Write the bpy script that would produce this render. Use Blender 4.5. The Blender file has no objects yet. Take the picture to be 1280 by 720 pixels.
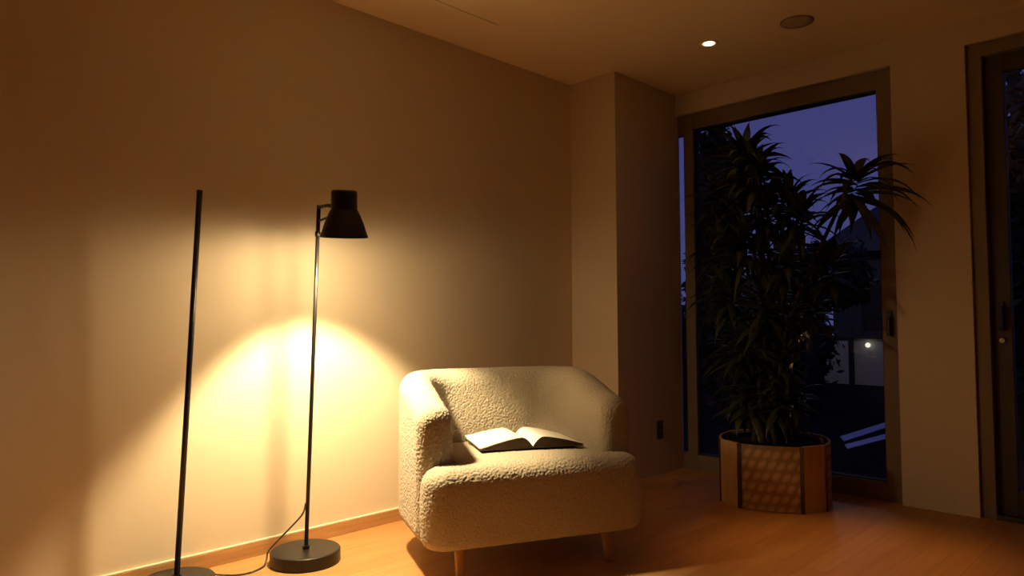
import bpy, bmesh, math, random
from mathutils import Vector, Matrix, noise
random.seed(11)
S = bpy.context.scene
COL = S.collection
PI = math.pi

# ------------------------------------------------------------------ view
S.view_settings.view_transform = 'Standard'
S.view_settings.look = 'None'
S.view_settings.gamma = 1.0
S.view_settings.exposure = 0.0
S.view_settings.use_curve_mapping = False
S.cycles.use_denoising = True
S.cycles.max_bounces = 10
S.cycles.diffuse_bounces = 6
S.cycles.transparent_max_bounces = 12
S.cycles.sample_clamp_indirect = 4.0
S.cycles.caustics_reflective = False
S.cycles.caustics_refractive = False

# ------------------------------------------------------------------ room numbers (metres)
W = 2.964          # left wall plane (y)
L = 4.19           # window wall plane (x)
H = 2.528          # ceiling
CX = 3.506         # column face (x)
CY = 2.605         # column side (y)
XB, YB = -3.2, -4.2   # the walls behind the camera

# ------------------------------------------------------------------ materials
def new_mat(name):
    m = bpy.data.materials.new(name); m.use_nodes = True
    nt = m.node_tree
    return m, nt, nt.nodes['Principled BSDF']

def nd(nt, kind, **kw):
    n = nt.nodes.new(kind)
    for k, v in kw.items():
        if k in n.inputs: n.inputs[k].default_value = v
        else: setattr(n, k, v)
    return n

def plain(name, col, rough=0.6, metal=0.0, var=0.06, scale=12.0, bump=0.0, spec=0.5):
    m, nt, b = new_mat(name)
    tc = nd(nt, 'ShaderNodeTexCoord')
    nz = nd(nt, 'ShaderNodeTexNoise', Scale=scale, Detail=4.0)
    nt.links.new(tc.outputs['Object'], nz.inputs['Vector'])
    r = nd(nt, 'ShaderNodeValToRGB')
    r.color_ramp.elements[0].position = 0.3; r.color_ramp.elements[1].position = 0.7
    r.color_ramp.elements[0].color = tuple(c * (1 - var) for c in col) + (1,)
    r.color_ramp.elements[1].color = tuple(min(1, c * (1 + var)) for c in col) + (1,)
    nt.links.new(nz.outputs['Fac'], r.inputs['Fac'])
    nt.links.new(r.outputs['Color'], b.inputs['Base Color'])
    b.inputs['Roughness'].default_value = rough
    b.inputs['Metallic'].default_value = metal
    b.inputs['Specular IOR Level'].default_value = spec
    if bump:
        bp = nd(nt, 'ShaderNodeBump', Strength=bump, Distance=0.002)
        n2 = nd(nt, 'ShaderNodeTexNoise', Scale=scale * 14, Detail=3.0)
        nt.links.new(tc.outputs['Object'], n2.inputs['Vector'])
        nt.links.new(n2.outputs['Fac'], bp.inputs['Height'])
        nt.links.new(bp.outputs['Normal'], b.inputs['Normal'])
    return m

def floor_mat():
    m, nt, b = new_mat('oak_plank_floor')
    tc = nd(nt, 'ShaderNodeTexCoord')
    br = nd(nt, 'ShaderNodeTexBrick', Scale=1.0)
    br.inputs['Color1'].default_value = (0.47, 0.235, 0.085, 1)
    br.inputs['Color2'].default_value = (0.54, 0.285, 0.11, 1)
    br.inputs['Mortar'].default_value = (0.34, 0.16, 0.055, 1)
    br.inputs['Mortar Size'].default_value = 0.0012
    br.inputs['Mortar Smooth'].default_value = 0.4
    br.inputs['Brick Width'].default_value = 1.1
    br.inputs['Row Height'].default_value = 0.095
    br.offset = 0.37
    nt.links.new(tc.outputs['Object'], br.inputs['Vector'])
    mp = nd(nt, 'ShaderNodeMapping'); mp.inputs['Scale'].default_value = (1.2, 16, 1)
    nt.links.new(tc.outputs['Object'], mp.inputs['Vector'])
    nz = nd(nt, 'ShaderNodeTexNoise', Scale=2.2, Detail=6.0, Distortion=0.6)
    nt.links.new(mp.outputs['Vector'], nz.inputs['Vector'])
    mx = nd(nt, 'ShaderNodeMix', data_type='RGBA', blend_type='MULTIPLY')
    mx.inputs[0].default_value = 0.35
    rp = nd(nt, 'ShaderNodeValToRGB')
    rp.color_ramp.elements[0].color = (0.62, 0.55, 0.48, 1); rp.color_ramp.elements[0].position = 0.3
    rp.color_ramp.elements[1].color = (1, 1, 1, 1); rp.color_ramp.elements[1].position = 0.65
    nt.links.new(nz.outputs['Fac'], rp.inputs['Fac'])
    nt.links.new(br.outputs['Color'], mx.inputs[6]); nt.links.new(rp.outputs['Color'], mx.inputs[7])
    nt.links.new(mx.outputs[2], b.inputs['Base Color'])
    b.inputs['Roughness'].default_value = 0.5
    b.inputs['Specular IOR Level'].default_value = 0.14
    return m

def wood(name, col, rough=0.5, axis=2, amt=0.22):
    m, nt, b = new_mat(name)
    tc = nd(nt, 'ShaderNodeTexCoord')
    mp = nd(nt, 'ShaderNodeMapping')
    sc = [30, 30, 30]; sc[axis] = 2.5
    mp.inputs['Scale'].default_value = sc
    nt.links.new(tc.outputs['Object'], mp.inputs['Vector'])
    nz = nd(nt, 'ShaderNodeTexNoise', Scale=1.5, Detail=5.0, Distortion=0.8)
    nt.links.new(mp.outputs['Vector'], nz.inputs['Vector'])
    r = nd(nt, 'ShaderNodeValToRGB')
    r.color_ramp.elements[0].position = 0.3; r.color_ramp.elements[1].position = 0.7
    r.color_ramp.elements[0].color = tuple(c * (1 - amt) for c in col) + (1,)
    r.color_ramp.elements[1].color = tuple(min(1, c * (1 + amt * .5)) for c in col) + (1,)
    nt.links.new(nz.outputs['Fac'], r.inputs['Fac'])
    nt.links.new(r.outputs['Color'], b.inputs['Base Color'])
    b.inputs['Roughness'].default_value = rough
    return m

def boucle_mat():
    m, nt, b = new_mat('cream_boucle')
    tc = nd(nt, 'ShaderNodeTexCoord')
    wz = nd(nt, 'ShaderNodeTexNoise', Scale=60.0, Detail=2.0)
    nt.links.new(tc.outputs['Object'], wz.inputs['Vector'])
    mxv = nd(nt, 'ShaderNodeMix', data_type='RGBA', blend_type='LINEAR_LIGHT')
    mxv.inputs[0].default_value = 0.002
    nt.links.new(tc.outputs['Object'], mxv.inputs[6]); nt.links.new(wz.outputs['Color'], mxv.inputs[7])
    vo = nd(nt, 'ShaderNodeTexVoronoi', feature='F1', Scale=92.0)
    vo.inputs['Randomness'].default_value = 0.85
    nt.links.new(mxv.outputs[2], vo.inputs['Vector'])
    inv = nd(nt, 'ShaderNodeMapRange'); 
    inv.inputs['From Min'].default_value = 0.0; inv.inputs['From Max'].default_value = 0.52; inv.interpolation_type = 'SMOOTHSTEP'
    inv.inputs['To Min'].default_value = 1.0; inv.inputs['To Max'].default_value = 0.0
    nt.links.new(vo.outputs['Distance'], inv.inputs['Value'])
    bp = nd(nt, 'ShaderNodeBump', Strength=0.9, Distance=0.007)
    nt.links.new(inv.outputs['Result'], bp.inputs['Height'])
    r = nd(nt, 'ShaderNodeValToRGB')
    r.color_ramp.elements[0].color = (0.47, 0.40, 0.30, 1); r.color_ramp.elements[0].position = 0.1
    r.color_ramp.elements[1].color = (0.50, 0.43, 0.325, 1); r.color_ramp.elements[1].position = 0.6
    nt.links.new(inv.outputs['Result'], r.inputs['Fac'])
    nt.links.new(r.outputs['Color'], b.inputs['Base Color'])
    b.inputs['Roughness'].default_value = 0.95
    b.inputs['Specular IOR Level'].default_value = 0.1
    b.inputs['Sheen Weight'].default_value = 0.15
    return m

def weave_mat():
    m, nt, b = new_mat('woven_bamboo')
    tc = nd(nt, 'ShaderNodeTexCoord')
    vo = nd(nt, 'ShaderNodeTexVoronoi', feature='F1', Scale=19.0)
    vo.inputs['Randomness'].default_value = 0.12
    nt.links.new(tc.outputs['UV'], vo.inputs['Vector'])
    r = nd(nt, 'ShaderNodeValToRGB')
    e = r.color_ramp.elements
    e[0].position = 0.22; e[0].color = (0.50, 0.32, 0.16, 1)
    e[1].position = 0.50; e[1].color = (0.30, 0.165, 0.07, 1)
    nt.links.new(vo.outputs['Distance'], r.inputs['Fac'])
    nt.links.new(r.outputs['Color'], b.inputs['Base Color'])
    bp = nd(nt, 'ShaderNodeBump', Strength=0.6, Distance=0.006); bp.invert = True
    nt.links.new(vo.outputs['Distance'], bp.inputs['Height'])
    nt.links.new(bp.outputs['Normal'], b.inputs['Normal'])
    b.inputs['Roughness'].default_value = 0.7
    return m

def glass_mat():
    m = bpy.data.materials.new('window_glass'); m.use_nodes = True
    nt = m.node_tree; nt.nodes.clear()
    o = nd(nt, 'ShaderNodeOutputMaterial')
    t = nd(nt, 'ShaderNodeBsdfTransparent'); t.inputs['Color'].default_value = (0.93, 0.95, 0.95, 1)
    g = nd(nt, 'ShaderNodeBsdfGlossy'); g.inputs['Roughness'].default_value = 0.02
    f = nd(nt, 'ShaderNodeFresnel', IOR=1.35)
    mx = nd(nt, 'ShaderNodeMixShader')
    nt.links.new(f.outputs[0], mx.inputs[0]); nt.links.new(t.outputs[0], mx.inputs[1]); nt.links.new(g.outputs[0], mx.inputs[2])
    nt.links.new(mx.outputs[0], o.inputs['Surface'])
    return m

def emit(name, col, strength):
    m = bpy.data.materials.new(name); m.use_nodes = True
    nt = m.node_tree; nt.nodes.clear()
    o = nd(nt, 'ShaderNodeOutputMaterial'); e = nd(nt, 'ShaderNodeEmission', Strength=strength)
    e.inputs['Color'].default_value = tuple(col) + (1,)
    nt.links.new(e.outputs[0], o.inputs['Surface'])
    return m

M = dict(
    wall=plain('painted_plaster', (0.72, 0.60, 0.44), 0.9, var=0.015, scale=2.0, bump=0.06, spec=0.15),
    dark_wall=plain('low_bounce_wall', (0.10, 0.055, 0.025), 0.9, spec=0.1),  # unseen walls, darkened to cut the light they bounce back
    ceil=plain('ceiling_paint', (0.92, 0.74, 0.50), 0.95, var=0.012, scale=2.0, spec=0.1),
    floor=floor_mat(),
    base=wood('oak_skirting', (0.50, 0.26, 0.10), 0.5, axis=0),
    base_top=plain('skirting_bead', (0.80, 0.70, 0.52), 0.6),
    black=plain('black_powder_coat', (0.012, 0.010, 0.009), 0.42, var=0.1),
    black_gloss=plain('black_satin_metal', (0.014, 0.012, 0.010), 0.38, metal=0.2, var=0.05),
    shade_in=plain('shade_inside', (0.75, 0.68, 0.55), 0.6),
    cable=plain('grey_cable', (0.06, 0.05, 0.04), 0.5),
    boucle=boucle_mat(),
    leg=wood('oak_leg', (0.55, 0.30, 0.12), 0.45),
    page=plain('paper', (0.82, 0.78, 0.70), 0.8, var=0.03, scale=30),
    page_edge_shade=plain('page_edges_shaded', (0.09, 0.06, 0.035), 0.9, var=0.15, scale=90),  # paper edges in shadow, the shade put into this dark colour
    cover=plain('book_cover', (0.06, 0.035, 0.02), 0.6),
    frame=plain('window_frame_paint', (0.22, 0.155, 0.095), 0.55, var=0.03),
    dark_frame=plain('bronze_frame', (0.06, 0.045, 0.032), 0.5, var=0.05),
    gasket=plain('black_gasket', (0.01, 0.009, 0.008), 0.7),
    glass=glass_mat(),
    weave=weave_mat(),
    panel=wood('planter_wood', (0.50, 0.30, 0.13), 0.6),
    seam=plain('planter_binding', (0.10, 0.055, 0.025), 0.8),
    soil=plain('potting_soil', (0.02, 0.014, 0.01), 1.0, var=0.4, scale=60, bump=0.6, spec=0.05),
    pot=plain('nursery_pot', (0.010, 0.009, 0.008), 0.95, spec=0.05),
    leaf=plain('strap_leaf', (0.024, 0.031, 0.010), 0.55, var=0.35, scale=6),
    cane=plain('cane_bark', (0.045, 0.032, 0.018), 0.85, var=0.3, scale=20, bump=0.5),
    tree=plain('tree_foliage', (0.018, 0.028, 0.012), 0.8, var=0.3, scale=3),
    bark=plain('tree_bark', (0.03, 0.022, 0.016), 0.9, var=0.3),
    asphalt=plain('asphalt', (0.010, 0.010, 0.011), 0.95, var=0.2, spec=0.05, scale=5),
    paint=plain('road_paint', (0.75, 0.75, 0.75), 0.8, var=0.08),
    concrete=plain('pale_concrete', (0.62, 0.57, 0.50), 0.9, var=0.05, scale=4),
    dark_post=plain('dark_post', (0.03, 0.03, 0.032), 0.8),
    house=plain('house_wall', (0.05, 0.05, 0.055), 0.9),
    roof=plain('house_roof', (0.03, 0.032, 0.04), 0.8),
    plate=plain('outlet_plate', (0.10, 0.075, 0.05), 0.5),
    slot=plain('outlet_slot', (0.01, 0.01, 0.01), 0.6),
    grille=plain('speaker_grille', (0.46, 0.36, 0.24), 0.8, var=0.1, scale=200),
    trim=plain('downlight_trim', (0.78, 0.70, 0.55), 0.4),
    bulb=emit('lamp_bulb_glow', (1.0, 0.66, 0.30), 14.0),
    dl=emit('downlight_glow', (1.0, 0.72, 0.40), 9.0),
    wl=emit('garden_light_glow', (0.9, 0.85, 0.7), 1.2),
)

# ------------------------------------------------------------------ mesh helpers
def obj(name, bm, m, parent=None, smooth=False, bevel=0.0, loc=None, seg=2):
    bmesh.ops.recalc_face_normals(bm, faces=bm.faces)
    me = bpy.data.meshes.new(name); bm.to_mesh(me); bm.free()
    for mm in (m if isinstance(m, (list, tuple)) else [m]): me.materials.append(mm)
    o = bpy.data.objects.new(name, me); COL.objects.link(o)
    if smooth:
        for p in me.polygons: p.use_smooth = True
    if bevel:
        b = o.modifiers.new('bevel', 'BEVEL'); b.width = bevel; b.segments = seg; b.limit_method = 'ANGLE'
    if parent is not None: o.parent = parent
    if loc: o.location = loc
    return o

def empty(name, loc=(0, 0, 0), rz=0.0):
    o = bpy.data.objects.new(name, None); COL.objects.link(o)
    o.empty_display_size = 0.1
    o.location = loc; o.rotation_euler = (0, 0, rz)
    return o

def tag(o, label, cat, group=None):
    o['label'] = label; o['category'] = cat
    if group: o['group'] = group
    return o

def struct(o):
    o['kind'] = 'structure'; return o

def box(bm, x0, x1, y0, y1, z0, z1, mi=0):
    v = [bm.verts.new(c) for c in ((x0, y0, z0), (x1, y0, z0), (x1, y1, z0), (x0, y1, z0),
                                   (x0, y0, z1), (x1, y0, z1), (x1, y1, z1), (x0, y1, z1))]
    for f in ((0, 3, 2, 1), (4, 5, 6, 7), (0, 1, 5, 4), (1, 2, 6, 5), (2, 3, 7, 6), (3, 0, 4, 7)):
        bm.faces.new([v[i] for i in f]).material_index = mi

def boxes(*bs):
    bm = bmesh.new()
    for b in bs: box(bm, *b)
    return bm

def lathe(bm, prof, n=40, mat=None, cap0=True, cap1=True, mi=0):
    mat = mat or Matrix.Identity(4)
    rings = []
    for r, z in prof:
        rings.append([bm.verts.new(mat @ Vector((r * math.cos(2 * PI * i / n), r * math.sin(2 * PI * i / n), z))) for i in range(n)])
    for a, b in zip(rings, rings[1:]):
        for i in range(n):
            bm.faces.new((a[i], a[(i + 1) % n], b[(i + 1) % n], b[i])).material_index = mi
    if cap0: bm.faces.new(rings[0][::-1]).material_index = mi
    if cap1: bm.faces.new(rings[-1]).material_index = mi

def tube(bm, pts, rad, n=10, cap=True):
    pts = [Vector(p) for p in pts]
    rads = rad if isinstance(rad, (list, tuple)) else [rad] * len(pts)
    up = Vector((0.31, 0.17, 0.93)); rings = []
    for i, p in enumerate(pts):
        t = (pts[min(i + 1, len(pts) - 1)] - pts[max(i - 1, 0)]).normalized()
        if abs(t.dot(up)) > 0.97: up = Vector((1, 0.1, 0))
        a = t.cross(up).normalized(); b = t.cross(a).normalized()
        rings.append([bm.verts.new(p + (a * math.cos(2 * PI * k / n) + b * math.sin(2 * PI * k / n)) * rads[i]) for k in range(n)])
    for a, b in zip(rings, rings[1:]):
        for i in range(n): bm.faces.new((a[i], a[(i + 1) % n], b[(i + 1) % n], b[i]))
    if cap: bm.faces.new(rings[0][::-1]); bm.faces.new(rings[-1])

def catmull(P, k=8):
    P = [Vector(p) for p in P]; out = []
    Q = [P[0] * 2 - P[1]] + P + [P[-1] * 2 - P[-2]]
    for i in range(1, len(Q) - 2):
        for j in range(k):
            t = j / k; a, b, c, d = Q[i - 1:i + 3]
            out.append(0.5 * ((2 * b) + (c - a) * t + (2 * a - 5 * b + 4 * c - d) * t * t + (3 * b - a - 3 * c + d) * t ** 3))
    return out + [P[-1]]

# ------------------------------------------------------------------ the setting
T = 0.15
struct(obj('floor', boxes((XB - T, L + 0.26, YB - T, W + T, -0.08, 0)), M['floor']))
struct(obj('ceiling', boxes((XB - T, L + 0.26, YB - T, W + T, H, H + 0.12)), M['ceil']))
struct(obj('wall_left', boxes((XB - T, L + 0.26, W, W + T, 0, H)), M['wall']))
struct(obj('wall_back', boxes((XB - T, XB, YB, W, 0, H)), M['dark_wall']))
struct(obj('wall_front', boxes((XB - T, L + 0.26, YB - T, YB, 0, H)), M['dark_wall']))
# pillar beside the window and the header over window and door
PY0, PY1, DY = 0.897, 1.25, -1.8
ZH = 2.385
struct(obj('wall_right', boxes((L, L + 0.26, PY0, PY1, 0, H), (L, L + 0.26, PY1, 2.74, ZH, H), (L, L + 0.26, DY, PY0, 2.40, H), (L, L + 0.26, YB, DY, 0, H)), M['wall']))
struct(obj('wall_column', boxes((CX, L + 0.028, CY, W, 0, H), (L + 0.028, L + 0.26, 2.74, W, 0, H)), M['wall']))
# skirting along the left wall
bb = boxes((XB, CX - 0.012, W - 0.012, W, 0, 0.058))
struct(obj('baseboard_left', bb, M['base'], bevel=0.002))
struct(obj('trim_1', boxes((XB, CX - 0.012, W - 0.012, W, 0.058, 0.066)), M['base_top'], bevel=0.002))

# window: a big pane, a narrow sidelight against the column
win = struct(empty('window_1', (L + 0.05, 1.9, 0)))
def at_win(*bs):   # world boxes into the window's own space
    bm = bmesh.new()
    for x0, x1, y0, y1, z0, z1 in bs: box(bm, x0 - L - 0.05, x1 - L - 0.05, y0 - 1.9, y1 - 1.9, z0, z1)
    return bm
FX0, FX1 = L + 0.035, L + 0.115
obj('window_frame', at_win((FX0, FX1, PY1, 1.337, 0, ZH), (FX0, FX1, 2.495, 2.568, 0, ZH), (FX0, FX1, 1.337, 2.495, 0, 0.100),
                           (FX0, FX1, 1.337, 2.495, 2.282, ZH), (FX0, FX1, 2.568, 2.74, 2.262, ZH), (FX0, FX1, 2.568, 2.74, 0, 0.10), (FX0, FX1, 2.70, 2.74, 0.10, 2.262)), M['frame'], win, bevel=0.003)
obj('gasket', at_win((FX0 + 0.018, FX1 - 0.012, 1.337, 1.343, 0.1, 2.282), (FX0 + 0.018, FX1 - 0.012, 2.489, 2.495, 0.1, 2.282),
                     (FX0 + 0.018, FX1 - 0.012, 1.343, 2.489, 2.272, 2.282), (FX0 + 0.018, FX1 - 0.012, 1.343, 2.489, 0.1, 0.106)), M['gasket'], win)
obj('window_pane', at_win((L + 0.078, L + 0.084, 1.343, 2.489, 0.106, 2.272)), M['glass'], win)
obj('sidelight_pane', at_win((L + 0.078, L + 0.084, 2.568, 2.70, 0.10, 2.262)), M['glass'], win)
bm = at_win((FX0 - 0.008, FX0, 1.283, 1.307, 0.90, 1.04))
box(bm, FX0 - 0.034 - L - 0.05, FX0 - 0.008 - L - 0.05, 1.289 - 1.9, 1.301 - 1.9, 0.99, 1.005)
box(bm, FX0 - 0.040 - L - 0.05, FX0 - 0.026 - L - 0.05, 1.287 - 1.9, 1.303 - 1.9, 0.90, 1.01)
obj('window_handle', bm, M['black'], win, bevel=0.003)

# glazed door on the other side of the pillar
dr = struct(empty('door_1', (L + 0.05, 0, 0)))
def at_door(*bs):
    bm = bmesh.new()
    for x0, x1, y0, y1, z0, z1 in bs: box(bm, x0 - L - 0.05, x1 - L - 0.05, y0, y1, z0, z1)
    return bm
obj('door_jamb', at_door((L + 0.02, L + 0.16, 0.830, PY0 - 0.001, 0, 2.40), (L + 0.02, L + 0.16, DY, 0.830, 2.33, 2.40)), M['frame'], dr, bevel=0.003)
obj('door_threshold', at_door((L + 0.02, L + 0.20, DY, 0.830, 0.0, 0.022)), M['dark_frame'], dr, bevel=0.003)
obj('door_leaf_frame', at_door((L + 0.06, L + 0.11, 0.745, 0.829, 0.024, 2.328), (L + 0.06, L + 0.11, -0.55, -0.46, 0.024, 2.328),
                               (L + 0.06, L + 0.11, -0.46, 0.745, 2.24, 2.328), (L + 0.06, L + 0.11, -0.46, 0.745, 0.024, 0.14),
                               (L + 0.06, L + 0.11, DY, -0.55, 2.24, 2.328), (L + 0.06, L + 0.11, DY, -0.55, 0.024, 0.14)), M['dark_frame'], dr, bevel=0.003)
obj('door_pane', at_door((L + 0.082, L + 0.088, -0.46, 0.745, 0.14, 2.24), (L + 0.082, L + 0.088, DY, -0.55, 0.14, 2.24)), M['glass'], dr)
bm = at_door((L + 0.046, L + 0.06, 0.775, 0.800, 0.93, 1.08))
box(bm, -0.022, -0.004, 0.779, 0.796, 1.035, 1.053)
box(bm, -0.030, -0.018, 0.775, 0.800, 0.945, 1.055)
obj('door_handle', bm, M['black'], dr, bevel=0.003)
bm = bmesh.new(); lathe(bm, [(0.013, 0), (0.013, 0.012), (0.008, 0.014)], 20, Matrix.Translation((0.01, 0.787, 0.885)) @ Matrix.Rotation(-PI / 2, 4, 'Y'))
obj('door_lock', bm, M['trim'], dr, smooth=True)

# ceiling: access hatch edge, downlight, speaker
struct(obj('trim_2', boxes((XB, 2.517, 2.606, 2.610, H - 0.0015, H)), M['grille']))

dl = tag(empty('ceiling_downlight', (3.518, 1.967, H)), 'small round recessed ceiling spotlight, glowing white', 'light')
bm = bmesh.new(); lathe(bm, [(0.030, -0.0005), (0.030, -0.003), (0.046, -0.006), (0.051, -0.003), (0.051, -0.0003)], 40, cap0=False, cap1=False)
obj('trim_ring', bm, M['trim'], dl, smooth=True)
bm = bmesh.new(); lathe(bm, [(0.030, -0.001), (0.024, -0.006), (0.012, -0.009), (0.001, -0.010)], 32)
obj('lens', bm, M['dl'], dl, smooth=True)
sp = tag(empty('ceiling_speaker', (3.585, 1.503, H)), 'round grey speaker grille set in the ceiling by the window', 'speaker')
bm = bmesh.new(); lathe(bm, [(0.082, -0.0005), (0.082, -0.004), (0.078, -0.006), (0.076, -0.006)], 48, cap0=False, cap1=False)
obj('speaker_rim', bm, M['frame'], sp, smooth=True)
bm = bmesh.new(); lathe(bm, [(0.077, -0.0005), (0.077, -0.005), (0.04, -0.006), (0.002, -0.0062)], 48)
obj('grille', bm, M['grille'], sp, smooth=True)

# outlet on the column side
ot = tag(empty('power_outlet', (3.939, CY, 0.288)), 'small dark power outlet plate low on the column, right of the armchair', 'outlet')
obj('cover_plate', boxes((-0.036, 0.036, -0.008, -0.0005, -0.058, 0.058)), M['plate'], ot, bevel=0.003)
obj('socket', boxes((-0.018, -0.008, -0.0095, -0.0075, 0.008, 0.034), (0.008, 0.018, -0.0095, -0.0075, 0.008, 0.034),
                    (-0.018, -0.008, -0.0095, -0.0075, -0.036, -0.010), (0.008, 0.018, -0.0095, -0.0075, -0.036, -0.010)), M['slot'], ot)

# ------------------------------------------------------------------ reading lamp
LX, LY = 1.512, 2.737
lean = Vector((0.016, -0.052, 0))     # the pole leans a little over its height
PT = Vector((0.016, -0.060, 1.49))
lamp = tag(empty('floor_lamp', (LX, LY, 0)), 'lit black floor lamp with a bell shade on a thin pole and round base', 'lamp')
bm = bmesh.new(); lathe(bm, [(0.138, 0.0), (0.142, 0.004), (0.142, 0.049), (0.139, 0.0525), (0.132, 0.054)], 64)
obj('base', bm, M['black_gloss'], lamp, smooth=False, bevel=0.0015)
def pole_at(z): return Vector((PT.x * z / 1.49, PT.y * z / 1.49, z))
bm = bmesh.new(); tube(bm, [pole_at(0.045), pole_at(0.5), pole_at(1.0), pole_at(1.37)], 0.0082, 16)
obj('pole', bm, M['black_gloss'], lamp, smooth=True)
bm = bmesh.new(); tube(bm, [pole_at(0.054), pole_at(0.068)], 0.014, 20)
obj('collar', bm, M['black'], lamp)
bm = bmesh.new(); tube(bm, [pole_at(1.355), pole_at(1.375)], 0.0115, 16); tube(bm, [pole_at(1.375), pole_at(1.486)], 0.0085, 14)
obj('pole_tip', bm, M['black'], lamp, smooth=False)
# head
HC = Vector((0.029, -0.237, 1.336))       # centre of the shade's rim, lamp space
axis = Vector((0.085, 0.132, -1.0)).normalized()
zt = -axis
xt = Vector((0, 1, 0)).cross(zt).normalized(); yt = zt.cross(xt)
HM = Matrix.Translation(HC) @ Matrix((( xt.x, yt.x, zt.x, 0), (xt.y, yt.y, zt.y, 0), (xt.z, yt.z, zt.z, 0), (0, 0, 0, 1)))
out = [(r_ * 0.945, z_) for r_, z_ in [(0.1005, 0.0), (0.1000, 0.006), (0.0935, 0.022), (0.084, 0.052), (0.071, 0.082), (0.0605, 0.104), (0.0555, 0.112), (0.0545, 0.118),
       (0.0545, 0.176), (0.0535, 0.184), (0.049, 0.189), (0.034, 0.190)]]
inn = [(r_ * 0.945, z_) for r_, z_ in [(0.0980, 0.0), (0.0975, 0.006), (0.0905, 0.022), (0.081, 0.052), (0.068, 0.082), (0.0575, 0.104), (0.051, 0.118), (0.051, 0.175), (0.034, 0.186)]]
bm = bmesh.new(); lathe(bm, out, 56, HM, cap0=False, cap1=False)  # top left open, invented to let the added upward light out
sh = obj('lamp_shade', bm, M['black'], lamp, smooth=True)
bm = bmesh.new(); lathe(bm, inn, 56, HM, cap0=False, cap1=False)
obj('shade_lining', bm, M['shade_in'], sh, smooth=True)
bm = bmesh.new(); lathe(bm, [(0.012, 0.17), (0.018, 0.12), (0.030, 0.075), (0.031, 0.05), (0.024, 0.034), (0.001, 0.030)], 32, HM)
obj('bulb', bm, M['bulb'], lamp, smooth=True)
bm = bmesh.new(); ptop = pole_at(1.478)
nk = HM @ Vector((0, 0, 0.128)); d_ = (ptop - nk); d_.z = 0; d_.normalize()
tube(bm, [ptop + Vector((0, 0.002, 0)), ptop * 0.5 + (nk + d_ * 0.053) * 0.5 + Vector((0, 0, 0.006)), nk + d_ * 0.045], [0.008, 0.0085, 0.010], 14)
tube(bm, [nk + d_ * 0.052 - Vector((0, 0, 0.012)), nk + d_ * 0.056 - Vector((0, 0, 0.03)), pole_at(1.42)], [0.006, 0.006, 0.005], 10)
obj('bracket', bm, M['black'], lamp, smooth=True)
bm = bmesh.new()
cord = catmull([pole_at(0.245) + Vector((-0.008, 0, 0)), pole_at(0.20) + Vector((-0.018, 0.006, 0)), (-0.046, 0.030, 0.15), (-0.085, 0.075, 0.09), (-0.122, 0.085, 0.052), (-0.135, 0.074, 0.022),
                (-0.160, 0.055, 0.0050), (-0.222, 0.030, 0.0045), (-0.276, 0.045, 0.0045), (-0.310, 0.075, 0.0055), (-0.345, 0.088, 0.014), (-0.360, 0.090, 0.018)], 8)
tube(bm, cord, 0.0036, 8)
obj('power_cord', bm, M['cable'], lamp, smooth=True)

# ------------------------------------------------------------------ bare pole stand
st = tag(empty('pole_stand', (1.021, 2.806, 0)), 'slim black bare pole standing on a round base, without a shade', 'stand')
bm = bmesh.new(); lathe(bm, [(0.130, 0.0), (0.134, 0.004), (0.134, 0.036), (0.131, 0.0395), (0.124, 0.041)], 64)
obj('base', bm, M['black_gloss'], st, bevel=0.0015)
bm = bmesh.new(); tube(bm, [(0, 0, 0.04), (0.020, -0.030, 0.75), (0.040, -0.062, 1.50)], 0.0105, 16)
obj('pole', bm, M['black'], st, smooth=True)
bm = bmesh.new(); tube(bm, [(0, 0, 0.041), (0, 0, 0.056)], 0.016, 20)
obj('collar', bm, M['black'], st)

# ------------------------------------------------------------------ armchair
TH = 0.424
OX, OY = 2.081, 1.909
chair = tag(empty('armchair', (OX, OY, 0), -TH), 'cream nubby fabric tub armchair with sloping arms and short wooden legs', 'armchair')
A, D, VA, HB, HA, HS, HL, AW = 0.475, 0.735, 0.115, 0.772, 0.655, 0.439, 0.128, 0.150

nub = bpy.data.textures.new('nubs', 'VORONOI')
nub.noise_scale = 0.0088; nub.distance_metric = 'DISTANCE'; nub.noise_intensity = 1.0
def nubby(o):
    r = o.modifiers.new('skin', 'REMESH'); r.mode = 'VOXEL'; r.voxel_size = 0.005; r.use_smooth_shade = True
    s = o.modifiers.new('relax', 'SMOOTH'); s.factor = 0.5; s.iterations = 3
    s = o.modifiers.new('fine', 'SUBSURF'); s.levels = s.render_levels = 1
    d = o.modifiers.new('nubs', 'DISPLACE'); d.texture = nub; d.texture_coords = 'LOCAL'; d.strength = -0.0038; d.mid_level = 0.45
    return o

def shell_path():
    pts = []; a = A - AW / 2; r = 0.20; d = D - AW / 2
    n = 14
    for i in range(n + 1): pts.append((-a, VA + (d - r - VA) * i / n))
    for i in range(1, 11):
        t = PI - PI / 2 * i / 10; pts.append((-a + r + r * math.cos(t), d - r + r * math.sin(t)))
    for i in range(1, 16): pts.append((-a + r + (2 * a - 2 * r) * i / 16, d))
    for i in range(0, 11):
        t = PI / 2 - PI / 2 * i / 10; pts.append((a - r + r * math.cos(t), d - r + r * math.sin(t)))
    for i in range(1, n + 1): pts.append((a, d - r - (d - r - VA) * i / n))
    return pts

def top_h(v):
    t = max(0.0, min(1.0, (v - VA) / 0.42)); t = t * t * (3 - 2 * t) * 0.35 + t * 0.65
    return HA + (HB - HA) * t

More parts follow.
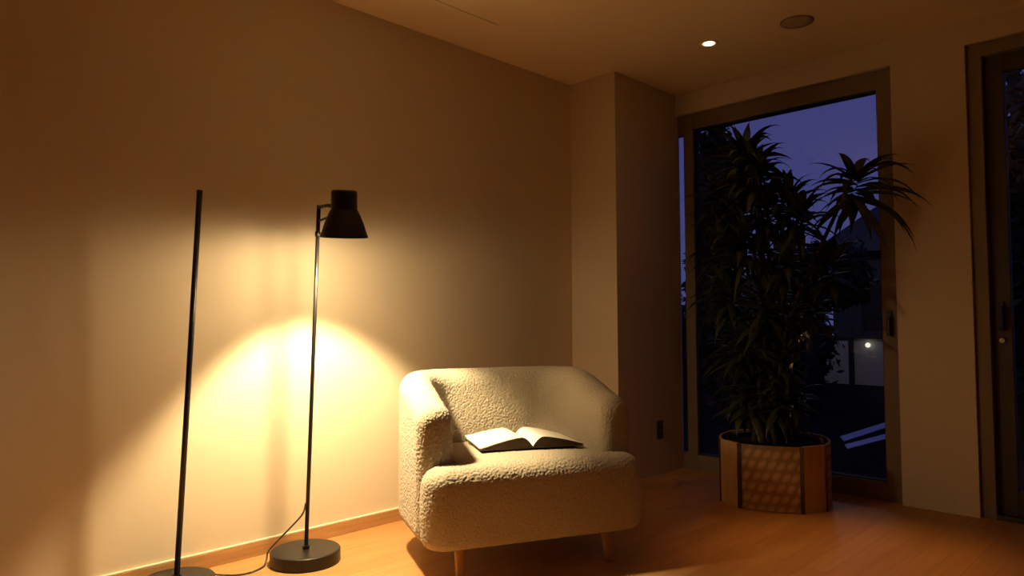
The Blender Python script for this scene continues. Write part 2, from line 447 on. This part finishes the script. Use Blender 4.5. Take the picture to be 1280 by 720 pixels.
def section(w, h0, h1, rt, rb, ins):
    """outline of a rounded upright slab, (offset, z), inset by ins"""
    out = []
    x = w / 2 - ins; z0 = h0 + ins; z1 = h1 - ins
    rt = max(0.004, min(rt - ins * 0.6, x * 0.98)); rb = max(0.004, min(rb - ins * 0.5, x * 0.98))
    for cx, cz, r, a0 in ((x - rb, z0 + rb, rb, -PI / 2), (x - rt, z1 - rt, rt, 0), (-x + rt, z1 - rt, rt, PI / 2), (-x + rb, z0 + rb, rb, PI)):
        for k in range(8): 
            t = a0 + PI / 2 * k / 7; out.append((cx + r * math.cos(t), cz + r * math.sin(t)))
    return out

bm = bmesh.new()
P = shell_path(); rings = []
seq = []
RC = 0.055
for k in range(6):                       # rounded front of the first arm
    t = PI / 2 * k / 6; seq.append((0, RC * (1 - math.sin(t)) , RC * (1 - math.cos(t))))
seq2 = []
def ring(i, ins, back):
    p = Vector((*P[i], 0)); q0 = Vector((*P[max(i - 1, 0)], 0)); q1 = Vector((*P[min(i + 1, len(P) - 1)], 0))
    t = (q1 - q0).normalized(); nrm = Vector((t.y, -t.x, 0))
    if back is not None: p = p + t * back
    return [bm.verts.new((p.x + nrm.x * o_, p.y + nrm.y * o_, z)) for o_, z in section(AW, HL, top_h(p.y), 0.074, 0.05, ins)]
N = len(P)
for k in range(6):
    t = PI / 2 * (k + 0.15) / 6.15; rings.append(ring(0, RC * (1 - math.sin(t)), RC * (1 - math.cos(t)) - 0.0))
for i in range(2, N - 2): rings.append(ring(i, 0, None))
for k in range(5, -1, -1):
    t = PI / 2 * (k + 0.15) / 6.15; rings.append(ring(N - 1, RC * (1 - math.sin(t)), -RC * (1 - math.cos(t))))
n = len(rings[0])
for a, b in zip(rings, rings[1:]):
    for i in range(n): bm.faces.new((a[i], a[(i + 1) % n], b[(i + 1) % n], b[i]))
bm.faces.new(rings[0][::-1]); bm.faces.new(rings[-1])
nubby(obj('back_and_arms', bm, M['boucle'], chair, smooth=True))

# seat: a deep front block that runs out in front of the arms and back between them
def seat_outline(ins):
    a = A - 0.004 - ins; v0 = 0.0 + ins; b = A - AW - 0.004; v1 = VA - 0.004; v2 = D - AW - 0.006
    pts = []
    r = max(0.03, 0.085 - ins * 0.55)
    for k in range(10):
        t = PI + PI / 2 * k / 9; pts.append((-a + r + r * math.cos(t), v0 + r + r * math.sin(t)))
    for k in range(1, 12): pts.append((-a + r + (2 * a - 2 * r) * k / 12, v0))
    for k in range(10):
        t = -PI / 2 + PI / 2 * k / 9; pts.append((a - r + r * math.cos(t), v0 + r + r * math.sin(t)))
    v1i = v1 - ins * 0.15
    pts += [(a, v1i), ((a + b) / 2, v1), (b, v1), (b, (v1 + v2) / 2), (b, v2 - 0.14)]
    for k in range(1, 8):
        t = PI / 2 * k / 7; pts.append((b - 0.14 + 0.14 * math.cos(t), v2 - 0.14 + 0.14 * math.sin(t)))
    for k in range(0, 8):
        t = PI / 2 + PI / 2 * k / 7; pts.append((-b + 0.14 + 0.14 * math.cos(t), v2 - 0.14 + 0.14 * math.sin(t)))
    pts += [(-b, (v1 + v2) / 2), (-b, v1), (-(a + b) / 2, v1), (-a, v1i)]
    return pts
prof = []
RB, RT = 0.045, 0.075
for k in range(7): t = PI / 2 * k / 6; prof.append((RB * (1 - math.sin(t)), HL + RB * (1 - math.cos(t))))
for k in range(1, 5): prof.append((-0.004 * math.sin(PI * k / 5), HL + RB + (HS - HL - RB - RT) * k / 5))
for k in range(9): t = PI / 2 * k / 8; prof.append((RT * (1 - math.cos(t)), HS - RT + RT * math.sin(t)))
bm = bmesh.new(); rings = []
for ins, z in prof: rings.append([bm.verts.new((x, y, z)) for x, y in seat_outline(ins)])
n = len(rings[0])
for a, b in zip(rings, rings[1:]):
    for i in range(n): bm.faces.new((a[i], a[(i + 1) % n], b[(i + 1) % n], b[i]))
bm.faces.new(rings[0][::-1]); tf = bm.faces.new(rings[-1])
tri = bmesh.ops.triangulate(bm, faces=[tf])['faces']
for _ in range(3):
    ed = list({e_ for f_ in bm.faces if f_.calc_center_median().z > HS - 0.0005 for e_ in f_.edges if all(abs(v_.co.z - HS) < 1e-4 for v_ in e_.verts) and not e_.is_boundary and e_.calc_length() > 0.05})
    bmesh.ops.subdivide_edges(bm, edges=ed, cuts=1, use_grid_fill=True)
    bmesh.ops.triangulate(bm, faces=[f_ for f_ in bm.faces if len(f_.verts) > 4])
for v_ in bm.verts:
    if abs(v_.co.z - HS) < 1e-4:
        v_.co.z += 0.016 * max(0, 1 - (v_.co.x / (A - 0.08)) ** 2) * max(0, 1 - ((v_.co.y - 0.32) / 0.26) ** 2)
nubby(obj('seat', bm, M['boucle'], chair, smooth=True))
for sx in (-1, 1):
    for sy, v in ((0, 0.085), (1, D - 0.12)):
        bm = bmesh.new()
        x0 = sx * (A - 0.160); x1 = sx * (A - 0.152); y1 = v + (-0.008 if sy == 0 else 0.02)
        tube(bm, [(x1, y1, 0.0), (x1, y1, 0.006), (x0, v, HL + 0.02)], [0.0150, 0.0165, 0.0290], 20)
        obj('leg', bm, M['leg'], chair, smooth=True)

# ------------------------------------------------------------------ open book on the seat
book = tag(empty('open_book', (2.200, 2.082, HS + 0.0205), -0.50), 'thick open book lying face up on the armchair seat', 'book')
PW, PL = 0.225, 0.285
def arch(s):
    t = s / PW
    if t < 0.22: return 0.006 + 0.040 * math.sin(PI / 2 * t / 0.22) ** 0.8
    u = (t - 0.22) / 0.78
    return 0.046 - 0.0385 * (u ** 1.35)
for sg in (-1, 1):
    bm = bmesh.new(); cols = []
    ns, nl = 26, 8
    for j in range(nl + 1):
        v = PL * j / nl; row = []
        for i in range(ns + 1):
            s = PW * i / ns
            row.append((bm.verts.new((sg * (s + 0.0005), v, arch(s))), bm.verts.new((sg * (s + 0.0005), v, 0.0042))))
        cols.append(row)
    for j in range(nl):
        for i in range(ns):
            a, b, c, d = cols[j][i], cols[j][i + 1], cols[j + 1][i + 1], cols[j + 1][i]
            bm.faces.new((a[0], b[0], c[0], d[0])); bm.faces.new((a[1], d[1], c[1], b[1]))
    for j in range(nl):
        a, d = cols[j][ns], cols[j + 1][ns]; bm.faces.new((a[0], a[1], d[1], d[0])).material_index = 1
        a, d = cols[j][0], cols[j + 1][0]; bm.faces.new((a[0], d[0], d[1], a[1])).material_index = 1
    for i in range(ns):
        a, b = cols[0][i], cols[0][i + 1]; bm.faces.new((a[0], a[1], b[1], b[0])).material_index = 1
        a, b = cols[nl][i], cols[nl][i + 1]; bm.faces.new((a[0], b[0], b[1], a[1])).material_index = 1
    obj('page_block', bm, [M['page'], M['page_edge_shade']], book)
# a loose top leaf lifting on the far side of the left half
bm = bmesh.new(); g = []
for j in range(7):
    v = 0.004 + (PL + 0.0) * j / 6
    g.append([bm.verts.new((-(PW * (i / 14)) * 1.02 - 0.001, v, arch(PW * i / 14) + 0.0015 + 0.010 * (i / 14) ** 2 * (j / 6))) for i in range(15)])
for j in range(6):
    for i in range(14): bm.faces.new((g[j][i], g[j][i + 1], g[j + 1][i + 1], g[j + 1][i]))
o = obj('loose_page', bm, M['page'], book, smooth=True)
sm_ = o.modifiers.new('thick', 'SOLIDIFY'); sm_.thickness = 0.0004
obj('cover', boxes((-PW - 0.004, PW + 0.004, -0.003, PL + 0.003, 0, 0.0038)), M['cover'], book, bevel=0.001)

# ------------------------------------------------------------------ planter
PLX, PLY = 3.842, 1.795
pl = tag(empty('planter', (PLX, PLY, 0), 0.36), 'low wooden planter with woven bamboo panels and plain corner boards, by the window', 'planter')
hw, ch, PH = 0.264, 0.106, 0.338     # half width, corner cut, height
for k in range(4):
    R4 = Matrix.Rotation(PI / 2 * k, 4, 'Z')
    # woven panel, bowed outward
    bm = bmesh.new(); uv = bm.loops.layers.uv.new('UVMap'); nseg = 16; g = []
    half = hw - ch
    for layer, off in ((0, 0.0), (1, -0.012)):
        for z in (0.004, PH):
            g.append([bm.verts.new(R4 @ Vector((-(hw + off + 0.026 * (1 - (2 * i / nseg - 1) ** 2)), (2 * i / nseg - 1) * (half - 0.012), z))) for i in range(nseg + 1)])
    def quad(a, b, c, d, i, z0, z1):
        f = bm.faces.new((a, b, c, d))
        for lp, (u_, v_) in zip(f.loops, ((i, z0), (i + 1, z0), (i + 1, z1), (i, z1))): lp[uv].uv = (u_ / nseg * half * 2 + v_ * 0.5, v_ * 0.9)
    for i in range(nseg):
        quad(g[0][i], g[0][i + 1], g[1][i + 1], g[1][i], i, 0, PH)
        quad(g[2][i], g[2][i + 1], g[3][i + 1], g[3][i], i, 0, PH)
        quad(g[1][i], g[1][i + 1], g[3][i + 1], g[3][i], i, 0, 0.01)
        quad(g[0][i], g[0][i + 1], g[2][i + 1], g[2][i], i, 0, 0.01)
    obj('woven_panel', bm, M['weave'], pl, smooth=False)
    # binding strips beside the woven panel
    for s in (-1, 1):
        bm = bmesh.new()
        for e in (0.0, 0.010):
            tube(bm, [R4 @ Vector((-(hw + 0.004), s * (half - 0.008 + e), 0.002)), R4 @ Vector((-(hw + 0.004), s * (half - 0.008 + e), PH + 0.002))], 0.0052, 8)
        obj('binding', bm, M['seam'], pl, smooth=True)
    # corner board
    a = Vector((-hw, half + 0.005, 0)); b = Vector((-half - 0.005, hw, 0)); nn = Vector((-1, 1, 0)).normalized() * 0.018
    bm = bmesh.new()
    vs = [bm.verts.new(R4 @ (p_ + Vector((0, 0, z)))) for z in (0, PH + 0.003) for p_ in (a, b, b - nn, a - nn)]
    for f in ((0, 1, 2, 3), (7, 6, 5, 4), (0, 4, 5, 1), (1, 5, 6, 2), (2, 6, 7, 3), (3, 7, 4, 0)): bm.faces.new([vs[i] for i in f])
    obj('corner_board', bm, M['panel'], pl, bevel=0.003)
bm = bmesh.new()
lathe(bm, [(0.25, 0.004), (0.25, 0.016)], 8, Matrix.Rotation(PI / 8, 4, 'Z')); obj('bottom_board', bm, M['panel'], pl)

# ------------------------------------------------------------------ indoor plant
plant = tag(empty('indoor_tree', (PLX, PLY, 0.018)), 'tall indoor cane plant with drooping strap leaves, growing out of the wooden planter', 'plant')
ox, oy, oz = PLX, PLY, 0.018
bm = bmesh.new(); lathe(bm, [(0.17, 0.0), (0.215, 0.30), (0.225, 0.302), (0.225, 0.318), (0.212, 0.318), (0.208, 0.29)], 40, cap1=False)
obj('nursery_pot', bm, M['pot'], plant, smooth=True)
bm = bmesh.new(); lathe(bm, [(0.209, 0.282), (0.207, 0.300), (0.12, 0.310), (0.002, 0.313)], 32, cap0=True)
for v in bm.verts: v.co.z += 0.006 * noise.noise(v.co * 30)
obj('soil', bm, M['soil'], plant, smooth=True)

def leaf(bm, c, az, el, length, width, droop, twist=0.0):
    d = Vector((math.cos(az) * math.cos(el), math.sin(az) * math.cos(el), math.sin(el)))
    side = Vector((-math.sin(az), math.cos(az), 0))
    n_ = 7; prev = None; p = Vector(c)
    for i in range(n_ + 1):
        t = i / n_
        w = width * (0.35 + 0.65 * math.sin(PI * min(1, t * 1.15 + 0.12)) ** 0.7) * (1 - t ** 4) + 0.0008
        up = side.cross(d).normalized()
        sd = (side * math.cos(twist) + up * math.sin(twist))
        row = [bm.verts.new(p + sd * w * 0.5 + up * w * 0.16), bm.verts.new(p), bm.verts.new(p - sd * w * 0.5 + up * w * 0.16)]
        if prev:
            bm.faces.new((prev[0], prev[1], row[1], row[0])); bm.faces.new((prev[1], prev[2], row[2], row[1]))
        prev = row
        d = (d + Vector((0, 0, -droop * (0.4 + t)))).normalized()
        p = p + d * length / n_

def rosette(tip, n_, length, spread=1.0, bias=None, stemdir=None, el0=1.25):
    bm = bmesh.new()
    tip = Vector(tip)
    sd = stemdir or Vector((0, 0, 1))
    for i in range(n_):
        t = i / n_
        az = i * 2.39996 + random.uniform(-.25, .25)
        el = el0 - (0.4 + el0) * t * spread + random.uniform(-.15, .15)
        ln = length * random.uniform(.75, 1.1) * (0.75 + 0.35 * t)
        if bias and math.cos(az - bias[0]) > 0: ln *= 1 + bias[1] * math.cos(az - bias[0])
        x_lim = L - 0.02
        c = tip - sd * (0.16 * t) + Vector((math.cos(az), math.sin(az), 0)) * 0.008
        # keep leaves on the room side of the glass
        reach = ln * math.cos(max(el, 0)) * math.cos(az) * 0.9
        if c.x + reach > x_lim: ln *= max(0.25, (x_lim - c.x) / max(reach, 1e-3))
        leaf(bm, c - Vector((ox, oy, oz)), az, el, ln, random.uniform(.036, .054), random.uniform(.14, .36), random.uniform(-.5, .5))
    for v in bm.verts:
        if v.co.x + ox > L - 0.006: v.co.x = L - 0.006 - ox - random.uniform(0, .01)
    return obj('leaf_tuft', bm, M['leaf'], plant, smooth=True)

tufts = [  # tip of each cane (world), leaves, leaf length
    ((3.84, 1.930, 2.00), 40, 0.30), ((3.80, 1.84, 1.88), 40, 0.30), ((3.88, 1.70, 1.70), 34, 0.27), ((3.83, 1.61, 1.62), 34, 0.26),
    ((3.86, 1.335, 1.76), 40, 0.32), ((3.90, 2.14, 1.78), 40, 0.28), ((3.84, 2.08, 1.46), 40, 0.28), ((3.74, 1.88, 1.48), 40, 0.30),
    ((3.80, 1.68, 1.38), 40, 0.28), ((3.93, 1.50, 1.34), 36, 0.25), ((3.76, 2.00, 1.20), 40, 0.27), ((3.72, 1.76, 1.14), 40, 0.27),
    ((3.94, 2.14, 1.22), 36, 0.26), ((3.90, 1.58, 1.12), 32, 0.22), ((3.72, 1.88, 0.92), 40, 0.26), ((3.96, 2.00, 1.94), 36, 0.28),
    ((3.84, 1.80, 1.68), 40, 0.28), ((3.88, 2.00, 1.64), 40, 0.28), ((3.92, 2.08, 0.92), 36, 0.25), ((3.82, 1.72, 0.84), 36, 0.22), ((3.84, 1.96, 0.72), 34, 0.24),
    ((3.74, 1.88, 0.66), 34, 0.22), ((3.75, 1.72, 0.64), 34, 0.20), ((3.84, 1.66, 0.66), 30, 0.18), ((3.80, 1.96, 0.60), 30, 0.18)]
for i, (tip, nl, ln) in enumerate(tufts):
    a = i * 2.4; r0 = 0.04 + 0.10 * ((i * 7) % 5) / 5
    b0 = Vector((r0 * math.cos(a), r0 * math.sin(a), 0.300))
    tp = Vector(tip) - Vector((ox, oy, oz))
    mid = b0.lerp(tp, 0.5) + Vector((random.uniform(-.04, .04) - 0.25 * (tp.x - b0.x), random.uniform(-.04, .04) - 0.25 * (tp.y - b0.y), 0))
    pts = catmull([b0, b0.lerp(mid, .5) + Vector((0, 0, .02)), mid, tp.lerp(mid, .35), tp], 6)
    bm = bmesh.new(); tube(bm, pts, [0.015 - 0.007 * k / len(pts) for k in range(len(pts))], 9)
    obj('cane', bm, M['cane'], plant, smooth=True)
    rosette(tip, nl, ln, 1.0, bias=((-1.2, 0.3) if i == 4 else None), el0=0.85 if i == 4 else 1.25)

# ------------------------------------------------------------------ outdoors, dusk
GZ = -0.10
struct(obj('ground', boxes((L + 0.26, 40, -25, 40, GZ - 0.2, GZ)), M['asphalt']))
def stripe(name, pts, label):
    bm = bmesh.new(); vs = [bm.verts.new((x, y, GZ + z)) for z in (0.0005, 0.006) for x, y in pts]
    n_ = len(pts); bm.faces.new(vs[:n_][::-1]); bm.faces.new(vs[n_:])
    for i in range(n_): bm.faces.new((vs[i], vs[(i + 1) % n_], vs[n_ + (i + 1) % n_], vs[n_ + i]))
    return tag(obj(name, bm, M['paint']), label, 'road marking', 'road stripes outside the window')
stripe('road_stripe', [(6.85, 2.56), (6.62, 2.44), (8.9, 2.44), (9.3, 2.56)], 'white painted road stripe outside, the farther of the two')
stripe('road_stripe', [(6.44, 2.37), (6.26, 2.28), (8.2, 2.12), (8.5, 2.21)], 'white painted road stripe outside, the nearer of the two')

def foliage(bm, c, rx, ry, rz_, n_, size):
    c = Vector(c)
    for _ in range(n_):
        while True:
            q = Vector((random.uniform(-1, 1), random.uniform(-1, 1), random.uniform(-1, 1)))
            if 0.15 < q.length < 1: break
        q = q * (0.55 + 0.45 * abs(noise.noise(q * 2.2 + c)) * 2)
        p = c + Vector((q.x * rx, q.y * ry, q.z * rz_))
        a = Vector((random.gauss(0, 1), random.gauss(0, 1), random.gauss(0, 1))).normalized()
        b = a.orthogonal().normalized(); s = size * random.uniform(.6, 1.3)
        vs = [bm.verts.new(p + a * s), bm.verts.new(p + b * s * .45), bm.verts.new(p - a * s), bm.verts.new(p - b * s * .45)]
        bm.faces.new(vs)

def tree(loc, blobs, trunk, label, dens=1100, size=0.09, name='garden_tree'):
    t = tag(empty(name, loc), label, 'tree')
    bm = bmesh.new()
    for b in blobs: foliage(bm, b[:3], b[3], b[4], b[5], int(dens * b[3] * b[5] * 4), size)
    obj('crown', bm, M['tree'], t)
    bm = bmesh.new(); r, h = trunk
    tube(bm, [(0, 0, 0), (0.02, 0.01, h * .4), (0, -0.02, h)], [r * 1.15, r, r * .6], 12)
    obj('trunk', bm, M['bark'], t, smooth=True)
    return t
tree((8.15, 4.50, GZ), [(0, 0, 2.0, .36, .36, 2.2), (0, 0, 1.0, .40, .40, 1.0)], (0.08, 3.4), 'tall narrow dark tree at the left side of the window view', 3600, 0.09, 'columnar_tree')
tree((9.1, 3.72, GZ), [(0, 0, 1.65, .62, .72, .55), (.1, .45, 1.45, .5, .6, .6), (0, -.35, 1.55, .4, .5, .4)], (0.09, 1.6), 'small round dark tree outside in front of the pale wall', 1500, 0.08)
tree((10.5, 1.2, GZ), [(0, 0, 3.2, 1.5, 1.5, 1.6), (0, .5, 2.0, 1.2, 1.3, 1.2), (0, 0, 1.2, 1.2, 1.6, 1.2), (0, -1.6, 3, 1.5, 1.5, 2), (0, -1.4, 1.4, 1.2, 1.6, 1.5)], (0.16, 3.0), 'broad dark tree outside, seen through the glazed door', 420, 0.12)
# clipped hedge
hd = bmesh.new()
for k in range(9): foliage(hd, (10.7 + .05 * (k % 2), 4.4 + k * .45, .60), .38, .42, 1.0, 1500, .08)
tag(obj('hedge', hd, M['tree']), 'dark waist-high hedge along the street outside the window', 'hedge')
# pale garden wall with posts, and a house behind it
gw = tag(empty('garden_wall', (12.4, 4.2, GZ)), 'pale low garden wall across the street with dark posts', 'wall')
obj('wall_panel', boxes((0, .12, -1.6, 1.7, 0, .76)), M['concrete'], gw)
obj('coping', boxes((-.03, .15, -1.6, 1.7, .76, .80)), M['dark_post'], gw)
for y in (-1.5, -.55, .21, .72, 1.45):
    obj('post', boxes((-.05, 0, y - .04, y + .04, 0, .80)), M['dark_post'], gw, bevel=.01)
wlb = bmesh.new(); bmesh.ops.create_uvsphere(wlb, u_segments=16, v_segments=10, radius=.04, matrix=Matrix.Translation((-.07, -.07, .66)))
obj('wall_light', wlb, M['wl'], gw, smooth=True)
hs = tag(empty('house', (14.4, 3.0, GZ)), 'dark house with a sloping roof behind the pale garden wall', 'house')
obj('house_walls', boxes((-1.2, 2.5, -2.2, 2.0, 0, 2.25)), M['house'], hs)
bm = bmesh.new()
vs = [bm.verts.new(c) for c in ((-1.5, -2.5, 2.25), (2.8, -2.5, 2.25), (2.8, 2.35, 2.25), (-1.5, 2.35, 2.25), (-.4, -1.3, 3.15), (1.7, -1.3, 3.15), (1.7, 1.5, 3.15), (-.4, 1.5, 3.15))]
for f in ((0, 3, 2, 1), (4, 5, 6, 7), (0, 1, 5, 4), (1, 2, 6, 5), (2, 3, 7, 6), (3, 0, 4, 7)): bm.faces.new([vs[i] for i in f])
obj('roof', bm, M['roof'], hs)
obj('house_window', boxes((-1.215, -1.2, .9, 1.5, .9, 1.7)), M['gasket'], hs)

# ------------------------------------------------------------------ sky
w = bpy.data.worlds.new('dusk_sky'); S.world = w; w.use_nodes = True
nt = w.node_tree; bg = nt.nodes['Background']
tc = nd(nt, 'ShaderNodeTexCoord'); sx = nd(nt, 'ShaderNodeSeparateXYZ'); rp = nd(nt, 'ShaderNodeValToRGB')
e = rp.color_ramp.elements
e[0].position = 0.0; e[0].color = (0.064, 0.064, 0.200, 1)
e[1].position = 0.55; e[1].color = (0.038, 0.040, 0.175, 1)
nt.links.new(tc.outputs['Generated'], sx.inputs[0]); nt.links.new(sx.outputs['Z'], rp.inputs['Fac']); nt.links.new(rp.outputs['Color'], bg.inputs['Color'])
bg.inputs['Strength'].default_value = 1.0

# ------------------------------------------------------------------ lights
def light(kind, name, loc, energy, col, **kw):
    d = bpy.data.lights.new(name, kind); d.energy = energy; d.color = col
    for k, v in kw.items(): setattr(d, k, v)
    o = bpy.data.objects.new(name, d); COL.objects.link(o); o.location = loc
    return o
lampM = Matrix.Translation((LX, LY, 0))
WARM = (1.0, 0.77, 0.42)
bp_ = lampM @ (HM @ Vector((0, 0, 0.006)))
for k in range(10):      # points added in a ring to spread the lamp's soft glow
    light('POINT', 'lamp_glow_point', lampM @ (HM @ Vector((0.052 * math.cos(k * PI / 5), 0.052 * math.sin(k * PI / 5), 0.006))), 1.75, WARM, shadow_soft_size=0.022)
beam = light('SPOT', 'lamp_beam', lampM @ (HM @ Vector((0, 0, 0.012))), 155, WARM, shadow_soft_size=0.045, spot_size=math.radians(97), spot_blend=0.36)
beam.rotation_euler = Vector((0.10, 0.10, -1)).to_track_quat('-Z', 'Y').to_euler()
ceil_fill = light('SPOT', 'ceiling_fill_light', lampM @ (HM @ Vector((0, 0, 0.182))), 8.0, WARM, shadow_soft_size=0.012, spot_size=math.radians(84), spot_blend=1.0)  # upward fill added to brighten the ceiling, through an invented opening
ceil_fill.rotation_euler = (Vector((0.12, -0.34, 1))).to_track_quat('-Z', 'Y').to_euler()
d1 = light('SPOT', 'downlight_beam', (3.518, 1.967, H - 0.015), 0.8, (1.0, 0.55, 0.2), shadow_soft_size=0.03, spot_size=math.radians(100), spot_blend=0.8)
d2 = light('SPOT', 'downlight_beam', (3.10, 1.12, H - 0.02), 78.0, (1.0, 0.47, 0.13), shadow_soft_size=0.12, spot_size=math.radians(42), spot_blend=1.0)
light('POINT', 'garden_wall_fill', (10.6, 4.3, 3.2), 20.0, (1.0, 0.86, 0.66), shadow_soft_size=0.1)  # unseen fill added to brighten the pale garden wall
# warm fill light added behind the camera to tint the shadows
f1 = light('AREA', 'room_fill', (-0.6, -2.2, H - 0.03), 0.8, (1.0, 0.42, 0.10), shape='DISK', size=0.5)

# ------------------------------------------------------------------ camera
cam = bpy.data.cameras.new('camera'); co = bpy.data.objects.new('camera', cam); COL.objects.link(co)
cam.sensor_width = 36; cam.lens = 888.71 / 1280 * 36; cam.clip_start = 0.05
pit, rol, yaw = 0.0449, -0.0051, 0.7859
fw = Vector((math.cos(yaw) * math.cos(pit), math.sin(yaw) * math.cos(pit), math.sin(pit)))
r = Vector((math.sin(yaw), -math.cos(yaw), 0)); u = r.cross(fw)
r2 = r * math.cos(rol) + u * math.sin(rol); u2 = -r * math.sin(rol) + u * math.cos(rol)
co.matrix_world = Matrix(((r2.x, u2.x, -fw.x, 0), (r2.y, u2.y, -fw.y, 0), (r2.z, u2.z, -fw.z, 1.0), (0, 0, 0, 1)))
S.camera = co
